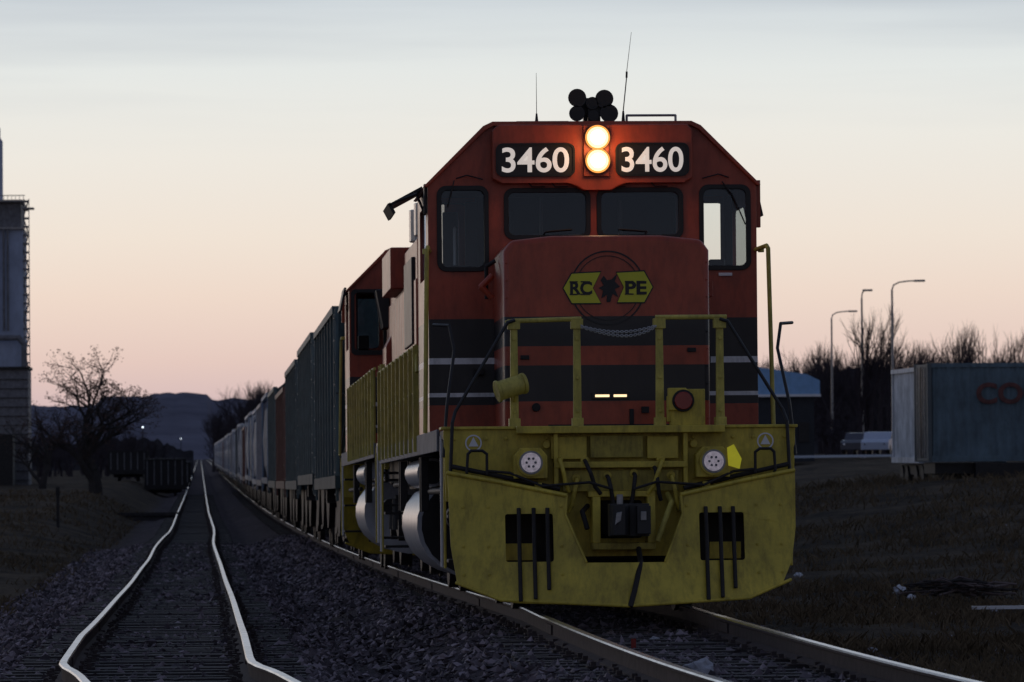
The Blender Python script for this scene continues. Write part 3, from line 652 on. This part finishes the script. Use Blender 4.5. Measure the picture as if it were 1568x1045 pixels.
pp=[(px,572+6*math.sin(px/37)+random.uniform(-6,6)) for px in range(1120,2100,7)]
hill('brush_bank',700,pp,-2,60,bank)
pp=[(px,672+4*math.sin(px/40)+random.uniform(-4,4)+max(0,px-240)*.25) for px in range(-500,300,5)]
hill('brush_bank',760,pp,-4,20,bank)
# ------------------------------------------------------------------ grain elevator
conc=mat('elevator_concrete',(.40,.46,.60),.8,var=.25,vscale=.4,dirt=.3,dcol=(.10,.10,.13))
E=empty('grain_elevator',(0,0,0))
b=B(); D=400
def bx(px0,px1,py0,py1,d0,d1,m,bb): 
    x0,z1_=W(px0,py0,d0); x1,z0=W(px1,py1,d0); bb.box(x0,x1,d0,d1,z0,z1_,m)
bx(-260,37,345,775,400,409,conc,b); bx(-260,34,304,344.5,400.3,408.7,grey,b); bx(-40,3,205,304,401,407,conc,b); bx(-20,1,188,205,402,406,grey,b)
bx(-260,37,301,304,399.5,409.5,steel,b); bx(-260,38,343,346,399.6,409.4,steel,b)
b.obj('tower',E)
b=B()
for z in range(302,760,13): bx(37.2,46,z,z+2,400.5,402.5,steel,b)
for k,z in enumerate(range(302,750,26)): 
    x0,za=W(38,z,400.4); x1,zb=W(46,z+26,400.4); b.tube([(x0,400.6,za),(x1,400.6,zb)] if k%2 else [(x1,400.6,za),(x0,400.6,zb)],.05,steel,5)
for x in(46,39): bx(x,x+1.2,300,760,400.5,400.7,steel,b); bx(x,x+1.2,300,760,402.3,402.5,steel,b)
for x in range(-10,42,6): bx(x,x+.8,294,302,399.5,399.6,steel,b)
bx(-20,41,294,295.2,399.5,399.6,steel,b); bx(33,38,600,760,399.2,400,conc,b)
bx(36,54,313,315,400,402,steel,b)
x0,z0=W(-30,512,399); x1,z1_=W(30,518,399); b.tube([(x0,399,z0),(x1,399,z0),(x1+.4,399,z0-.5),(x1+.4,399,z0-3)],.22,grey,10)
for px in(8,14):
    x0,z0=W(px,346,399.6); b.tube([(x0,399.6,z0),(x0,399.6,z0-7.5)],.09,grey,8)
b.obj('stair_and_rail',E)
b=B(); bx(-200,44,560,775,392,399,grey,b); bx(-200,46,556,560,391.7,399.2,dark,b); bx(-200,20,660,775,385,391,dark,b)
for y in range(575,770,14): bx(-200,44.2,y,y+.8,391.9,399.1,dark,b)
b.obj('annex',E)
# ------------------------------------------------------------------ siding wagons, timber pile, post
def wagon(name,px,d,h):
    b=B(); x,_=W(px,700,d)
    b.prism([(-1.55,.95),(-1.55,h),(1.55,h),(1.55,.95)],-4,8,dark)
    for v in np.arange(-4,8.1,1.2): 
        for s_ in(-1,1): b.box(s_*1.58-.05,s_*1.58+.05,v-.05,v+.05,.7,h+.03,dark)
    for u in np.arange(-1.4,1.5,.55): b.box(u-.04,u+.04,-4.08,-4,.9,h+.02,grey)
    b.box(-1.6,1.6,-4.1,8.1,h-.1,h+.05,dark); b.box(-1.5,1.5,-4.2,8.2,.6,.97,dark)
    for v in(-3.2,-1.5,5.5,7):
        for s_ in(-1,1): b.cyl((s_*.7,v,.45),(s_*.85,v,.45),.45,dark,16)
        b.cyl((-.7,v,.45),(.7,v,.45),.08,dark,8)
    b.box(-1.2,1.2,-3.5,-1.2,.35,.7,dark); b.box(-.2,.2,-4.8,-4,.6,.85,dark)
    b.obj(name,loc=(x,d,G(x,d)))
wagon('gondola_wagon',252,430,3.0); wagon('gondola_wagon',196,450,2.5); wagon('gondola_wagon',262,470,2.7)
b=B(); random.seed(9)
for i in range(12): 
    M=Matrix.Translation((random.uniform(-1.4,1.4),random.uniform(-1,1),.08+.12*(i//5)))@Matrix.Rotation(random.uniform(-.15,.15),4,'Z'); b.box(-1.3,1.3,-.1,.1,-.08,.08,wood,M)
x,_=W(205,755,255); b.obj('sleeper_pile',loc=(x,255,G(x,255)))
b=B(); b.box(-.05,.05,-.05,.05,-.3,1.4,dark); b.box(-.07,.07,-.06,-.05,1.1,1.4,dark); x,_=W(88,790,185); b.obj('marker_post',loc=(x,185,G(x,185)))
litc=mat('signal_lamp_lit',(.9,.9,.9),emit=(.8,.9,1),estr=3)
for px,py,d in((218,650,520),(276,668,900)):
    x,z=W(px,py,d); b=B(); g=G(x,d); b.cyl((0,0,-.2),(0,0,z-g),.06,dark,6); b.box(-.5,.1,-.05,.05,z-g-.05,z-g+.05,dark); b.cyl((0,-.1,z-g),(0,-.2,z-g),.08,litc,8); b.obj('signal_lamp_post',loc=(x,d,g))
# ------------------------------------------------------------------ street lamps
def lamp(px,ptop,d,armpx,h_off=0):
    x,z=W(px,ptop+9,d); g=.7; b=B(); H=z-g; a=armpx*d/8256
    b.cyl((0,0,-.3),(0,0,H-.5),.11,steel,10,r1=.07); b.tube([(0,0,H-.5),(a*.06,0,H-.2),(a*.25,0,H-.02),(a*.6,0,H+.06),(a,0,H+.08)],.05,steel)
    b.box(a-.35,a+.35,-.13,.13,H+.0,H+.14,steel); b.cyl((0,0,-.3),(0,0,.5),.2,steel,10)
    b.obj('street_lamp',loc=(x,d,g),bevel=.02)
lamp(1371,426,350,43); lamp(1277,472,430,33); lamp(1324,440,380,9)
# ------------------------------------------------------------------ shipping containers
def container(name,x,d,z,rot,col,colend,L=12.2,H=2.75,label=None,k='a'):
    e=empty(name,(x,d,z),(0,0,rot)); b=B()
    cm=mat('container_side_'+k,col,.6,var=.35,vscale=1,dirt=.5); ce=mat('container_end_'+k,colend,.6,var=.2,vscale=1,dirt=.3)
    for yy in(0,2.44):
        pl=[];t=.12
        while t<L-.12:
            pl+= [(t,yy+.03),(t+.07,yy+.03),(t+.14,yy+.0),(t+.21,yy+.0)]; t+=.28
        vs=[];n=len(pl)
        for zz in(.16,H-.12): vs+= [(a,c+(0.01 if yy==0 else -.04),zz) for a,c in pl]
        b.add(vs,[(i,i+1,n+i+1,n+i) for i in range(n-1)],cm)
        b.box(0,L,yy-.02,yy+.06,H-.12,H,cm); b.box(0,L,yy-.02,yy+.06,0,.16,cm)
    b.box(.06,L-.06,.06,2.4,H-.06,H-.02,cm); b.box(.06,L-.06,.06,2.4,.05,.1,cm)
    for xx in(0,L): 
        for yy in(-.03,2.35): b.box(xx-.06 if xx else -.03,xx+.03 if xx else .09,yy,yy+.12,-.01,H+.01,ce)
    b.box(-.0,.03,.09,2.35,.02,H-.02,ce); b.box(L-.03,L,.09,2.35,.02,H-.02,cm)
    for yy in(.5,.95,1.45,1.9): b.cyl((-.03,yy,.1),(-.03,yy,H-.1),.02,steel,6); 
    b.box(-.04,.02,1.2,1.24,.1,H-.1,blk)
    b.obj('shell',e)
    b=B(); b.box(.2,L,.2,2.24,-.35,-.05,dark)
    if L>6.2: b.box(1.3,L,-.1,2.5,-.45,-.05,dark)
    for xx in(2.6,4.2,L-3,L-1.5) if L>6.2 else (.8,2.2,4.2,5.3):
        for yy in(.2,2.1): b.cyl((xx,yy,-.5),(xx,yy+.2,-.5),.42,dark,16)
    b.box(.3,.6,.3,2.1,-.9,-.3,dark)
    b.obj('chassis',e,bevel=.01)
    if label:
        text('lettering',label,1.35,4.0,1.60,2.2,-.03,mat('faded_red_lettering',(.16,.06,.055),.7,var=.5,vscale=4,dirt=.55),e,bold=.03,th=.01)
    return e
x0,_=W(1426,700,150)
container('shipping_container',x0,150,1.05,.02,(.12,.18,.22),(.10,.12,.13),label='COCO')
x0,_=W(1413,700,153.5)
container('shipping_container',x0+2.44,153.5,1.0,math.radians(90),(.75,.77,.80),(.74,.76,.80),L=6.05,k='b')
# ------------------------------------------------------------------ shed, road, car on right
b=B(); roofm=mat('blue_roof',(.22,.42,.70),.5,var=.15); D=300
xa,za=W(1080,552,D); xb,zb=W(1258,586,D); _,zc=W(1258,610,D)
b.prism([(xa,za),(xb-.7,zb+.35),(xb,zb),(xb,zc),(xa,zc)],D,D+9,roofm); b.box(xa+.3,xb-.3,D+.3,D+8.7,.5,zc,inter); 
for k in range(3): b.box(xb-1.2-k*1.4,xb-.6-k*1.4,D+.2,D+.3,1.8,2.9,dark)
b.box(xa,xb+.05,D-.05,D,zc-.02,zc+.12,white)
b.obj('metal_shed')
road=mat('road_asphalt',(.17,.18,.22),.7,var=.3,vscale=.5,spec=.2); b=B()
R=[(20,235),(28,262),(36,285),(50,300),(90,305),(200,300)]
n=len(R); V=[]
for x,d in R: V+= [(x,d,G(x,d)+.33),(x,d+7,G(x,d+7)+.45)]
b.add(V,[(2*i,2*i+2,2*i+3,2*i+1) for i in range(n-1)],road); b.obj('road')
def car(x,d,z,rot,col):
    b=B(); cm=mat('car_paint_%.2f'%col[0],col,.3,var=.05)
    b.prism([(-2.2,.35),(-2.2,.8),(-1.9,.95),(-1.2,1.0),(-.7,1.42),(.8,1.45),(1.4,1.05),(2.1,.98),(2.2,.7),(2.2,.35)],-.85,.85,cm)
    b.prism([(-1.05,1.03),(-.65,1.36),(.75,1.38),(1.25,1.06)],-.86,.86,rub)
    for xx in(-1.4,1.4):
        for s in(-.87,.67): b.cyl((xx,s,.32),(xx,s+.2,.32),.32,rub,18)
    for s in(-.6,.6): b.cyl((-2.2,s,.7),(-2.23,s,.7),.08,lens,10)
    o=b.obj('parked_car',loc=(x,d,z),bevel=.05); o.rotation_euler=(0,0,rot)
x,_=W(1350,690,330); car(x,330,G(x,330)+.35,1.3,(.45,.5,.62))
x,_=W(1322,690,345); car(x,345,G(x,345)+.35,1.2,(.06,.06,.08))
# ------------------------------------------------------------------ grass
gmts=mat('dry_grass',(.145,.108,.068),.95,var=.6,vscale=1,spec=.05)
def grass(name,n,x0,x1,dr,h0,h1):
    V=[];F=[]
    for i in range(n):
        d=dr[0]+(random.random()**1.5)*(dr[1]-dr[0]); x=x0+random.random()*(x1*max(1,d/60)-x0)
        if noise.noise(Vector((x*.35,d*.15,2)))<-.1+random.uniform(-.25,.2): continue
        if min(abs(x-c1(d)),abs(x-c2(d)))<2.3: continue
        z=Gn(x,d)-.03; h=random.uniform(h0,h1)*(1+d/200); w=.007*(1+d/80); a=random.uniform(0,3.14)
        lx,ly=random.gauss(0,.5)*h,random.gauss(0,.5)*h; o=len(V)
        V+= [(x-w*math.cos(a),d-w*math.sin(a),z),(x+w*math.cos(a),d+w*math.sin(a),z),(x+lx*.4+w*.6*math.cos(a),d+ly*.4,z+h*.6),(x+lx,d+ly,z+h)]
        F+= [(o,o+1,o+2),(o,o+2,o+3)]
    me=bpy.data.meshes.new(name); me.from_pydata(V,[],F); me.materials.append(gmts); link(bpy.data.objects.new(name,me))
random.seed(21)
grass('grass',75000,5.6,10.5,(36,165),.03,.15)
grass('grass',30000,-2.8,-5.0,(60,290),.04,.12)
# ------------------------------------------------------------------ debris
random.seed(31); b=B(); stick=mat('dead_branch',(.15,.115,.11),.8,var=.5)
for i in range(70):
    x=random.uniform(-.55,.6); a=random.uniform(-.5,.5); l=random.uniform(.15,.45); z=random.uniform(.04,.30)*(1.1-abs(x))
    b.tube([(x-l,random.uniform(-.3,.3),z),(x,random.uniform(-.3,.3),z+random.uniform(-.03,.1)),(x+l,random.uniform(-.3,.3),z+a*.12)],random.uniform(.006,.022),stick if i%2 else bark,5)
def onground(px,py,up=0):
    d=30
    while d<160:
        x,z=W(px,py,d)
        if z<=Gn(x,d)+up: break
        d+=.2
    return W(px,py,d)[0],d
x,d=onground(1465,925); b.obj('brush_pile',loc=(x,d,Gn(x,d)+.03))
def lump(name,px,py,r,m,seed,up=.4):
    random.seed(seed); bm=bmesh.new(); bmesh.ops.create_icosphere(bm,subdivisions=3,radius=r)
    for v in bm.verts:
        k=1+.5*noise.noise(v.co*(3/r*.5)+Vector((seed,0,0)))+.2*noise.noise(v.co*(5/r)+Vector((seed,0,0))); v.co*=k; v.co.z*=.7
    me=bpy.data.meshes.new(name); bm.to_mesh(me); bm.free(); me.materials.append(m)
    x,d=onground(px,py,r*.3)
    o=link(bpy.data.objects.new(name,me)); o.location=(x,d,Gn(x,d)+r*up)
plast=mat('plastic_white',(.6,.62,.68),.4,var=.2)
lump('plastic_bag',1378,915,.10,plast,1,.8); lump('plastic_bag',1222,888,.07,plast,2,.8); lump('plastic_bag',1396,925,.06,plast,4,.8)
stone=mat('pale_rock',(.38,.38,.42),.8,var=.3,vscale=20,bump=.4)
lump('rock',1068,1034,.12,stone,3); lump('rock',1000,985,.05,stone,6); lump('rock',752,992,.035,stone,8); lump('rock',180,975,.035,stone,9); lump('rock',1040,975,.05,stone,12)
for i in range(9): lump('rock',random.uniform(1200,1560),random.uniform(780,1020),random.uniform(.02,.05),stone,20+i)
b=B(); b.box(0,2,-.03,.03,0.02,.065,white); x,d=onground(1490,950); b.obj('metal_bar',loc=(x,d,Gn(x,d)+.06))
b=B(); b.box(-.02,.02,-.02,.02,-.1,.12,redl); b.obj('red_stake',loc=(W(967,970,44)[0],44,G(W(967,970,44)[0],44)))
# ------------------------------------------------------------------ world
w=bpy.data.worlds.new('World'); scene.world=w; w.use_nodes=True; nt=w.node_tree; N=nt.nodes; L=nt.links; bg=N['Background']
tc=N.new('ShaderNodeTexCoord'); s=N.new('ShaderNodeSeparateXYZ'); L.new(tc.outputs['Generated'],s.inputs[0])
mz=N.new('ShaderNodeMath'); mz.operation='MAXIMUM'; mz.inputs[1].default_value=0; L.new(s.outputs[2],mz.inputs[0])
pw=N.new('ShaderNodeMath'); pw.operation='POWER'; pw.inputs[1].default_value=.5; L.new(mz.outputs[0],pw.inputs[0])
cr=N.new('ShaderNodeValToRGB'); L.new(pw.outputs[0],cr.inputs[0])
def lin(c): return tuple(((v/255)/12.92 if v/255<.04045 else ((v/255+.055)/1.055)**2.4) for v in c)+(1,)
st=[(0,(202,178,182)),(.10,(213,188,187)),(.13,(226,200,191)),(.17,(236,216,202)),(.20,(238,226,213)),(.243,(235,233,226)),(.266,(227,231,229)),(.289,(208,216,221)),(.40,(166,182,203)),(.6,(115,133,162)),(1,(82,99,136))]
e=cr.color_ramp.elements; e[0].position=0; e[0].color=lin(st[0][1]); e[1].position=1; e[1].color=lin(st[-1][1])
for p_,c in st[1:-1]: k=e.new(p_); k.color=lin(c)
az=N.new('ShaderNodeMapRange'); az.inputs[1].default_value=-1; az.inputs[2].default_value=1; L.new(s.outputs[1],az.inputs[0])
ca=N.new('ShaderNodeValToRGB'); L.new(az.outputs[0],ca.inputs[0]); e=ca.color_ramp.elements; e[0].position=0; e[0].color=(.50,.48,.53,1); e[1].position=.93; e[1].color=(1,1,1,1); k=e.new(.5); k.color=(.31,.32,.41,1)
ml=N.new('ShaderNodeMix'); ml.data_type='RGBA'; ml.blend_type='MULTIPLY'; ml.inputs[0].default_value=1; L.new(cr.outputs[0],ml.inputs[6]); L.new(ca.outputs[0],ml.inputs[7])
mp=N.new('ShaderNodeMapping'); mp.inputs['Scale'].default_value=(5,1,75); mp.inputs['Rotation'].default_value=(0,.03,0); L.new(tc.outputs['Generated'],mp.inputs[0])
cn=N.new('ShaderNodeTexNoise'); cn.inputs['Scale'].default_value=1.2; cn.inputs['Detail'].default_value=4; L.new(mp.outputs[0],cn.inputs['Vector'])
cm_=N.new('ShaderNodeMapRange'); cm_.inputs[1].default_value=.45; cm_.inputs[2].default_value=.7; cm_.inputs[3].default_value=0; cm_.inputs[4].default_value=.5; L.new(cn.outputs['Fac'],cm_.inputs[0])
hz=N.new('ShaderNodeMapRange'); hz.inputs[1].default_value=.055; hz.inputs[2].default_value=.085; L.new(s.outputs[2],hz.inputs[0])
mm=N.new('ShaderNodeMath'); mm.operation='MULTIPLY'; L.new(cm_.outputs[0],mm.inputs[0]); L.new(hz.outputs[0],mm.inputs[1])
mc=N.new('ShaderNodeMix'); mc.data_type='RGBA'; mc.inputs[7].default_value=lin((168,176,188)); L.new(mm.outputs[0],mc.inputs[0]); L.new(ml.outputs[2],mc.inputs[6])
sky=N.new('ShaderNodeTexSky'); sky.sky_type='NISHITA'; sky.sun_disc=False; sky.sun_elevation=math.radians(2); sky.sun_rotation=math.radians(-20)
ms=N.new('ShaderNodeMix'); ms.data_type='RGBA'; ms.blend_type='ADD'; ms.inputs[0].default_value=.002; L.new(mc.outputs[2],ms.inputs[6]); L.new(sky.outputs[0],ms.inputs[7])
L.new(ms.outputs[2],bg.inputs[0]); bg.inputs[1].default_value=1.0
sl=bpy.data.lights.new('sun','SUN'); sl.energy=.12; sl.angle=math.radians(12); sl.color=(1,.8,.65)
so=link(bpy.data.objects.new('sun',sl)); dirv=Vector((math.sin(math.radians(-20)),math.cos(math.radians(-20)),math.tan(math.radians(2)))); so.rotation_euler=dirv.to_track_quat('Z','Y').to_euler()
# ------------------------------------------------------------------ camera
cd=bpy.data.cameras.new('camera'); cd.sensor_width=36; cd.lens=8256/1568*36; cd.clip_start=.5; cd.clip_end=12000
co=link(bpy.data.objects.new('camera',cd)); co.location=(0,0,CAMH)
f=Vector(((784-305)/8256,1,(690-522)/8256)).normalized()
q=f.to_track_quat('-Z','Y'); roll=math.radians(-.45)
co.rotation_euler=(q.to_matrix()@Matrix.Rotation(roll,3,'Z')).to_euler()
cd.dof.use_dof=True; cd.dof.focus_distance=49; cd.dof.aperture_fstop=9
scene.camera=co
scene.view_settings.view_transform='Standard'; scene.view_settings.look='None'; scene.view_settings.exposure=0
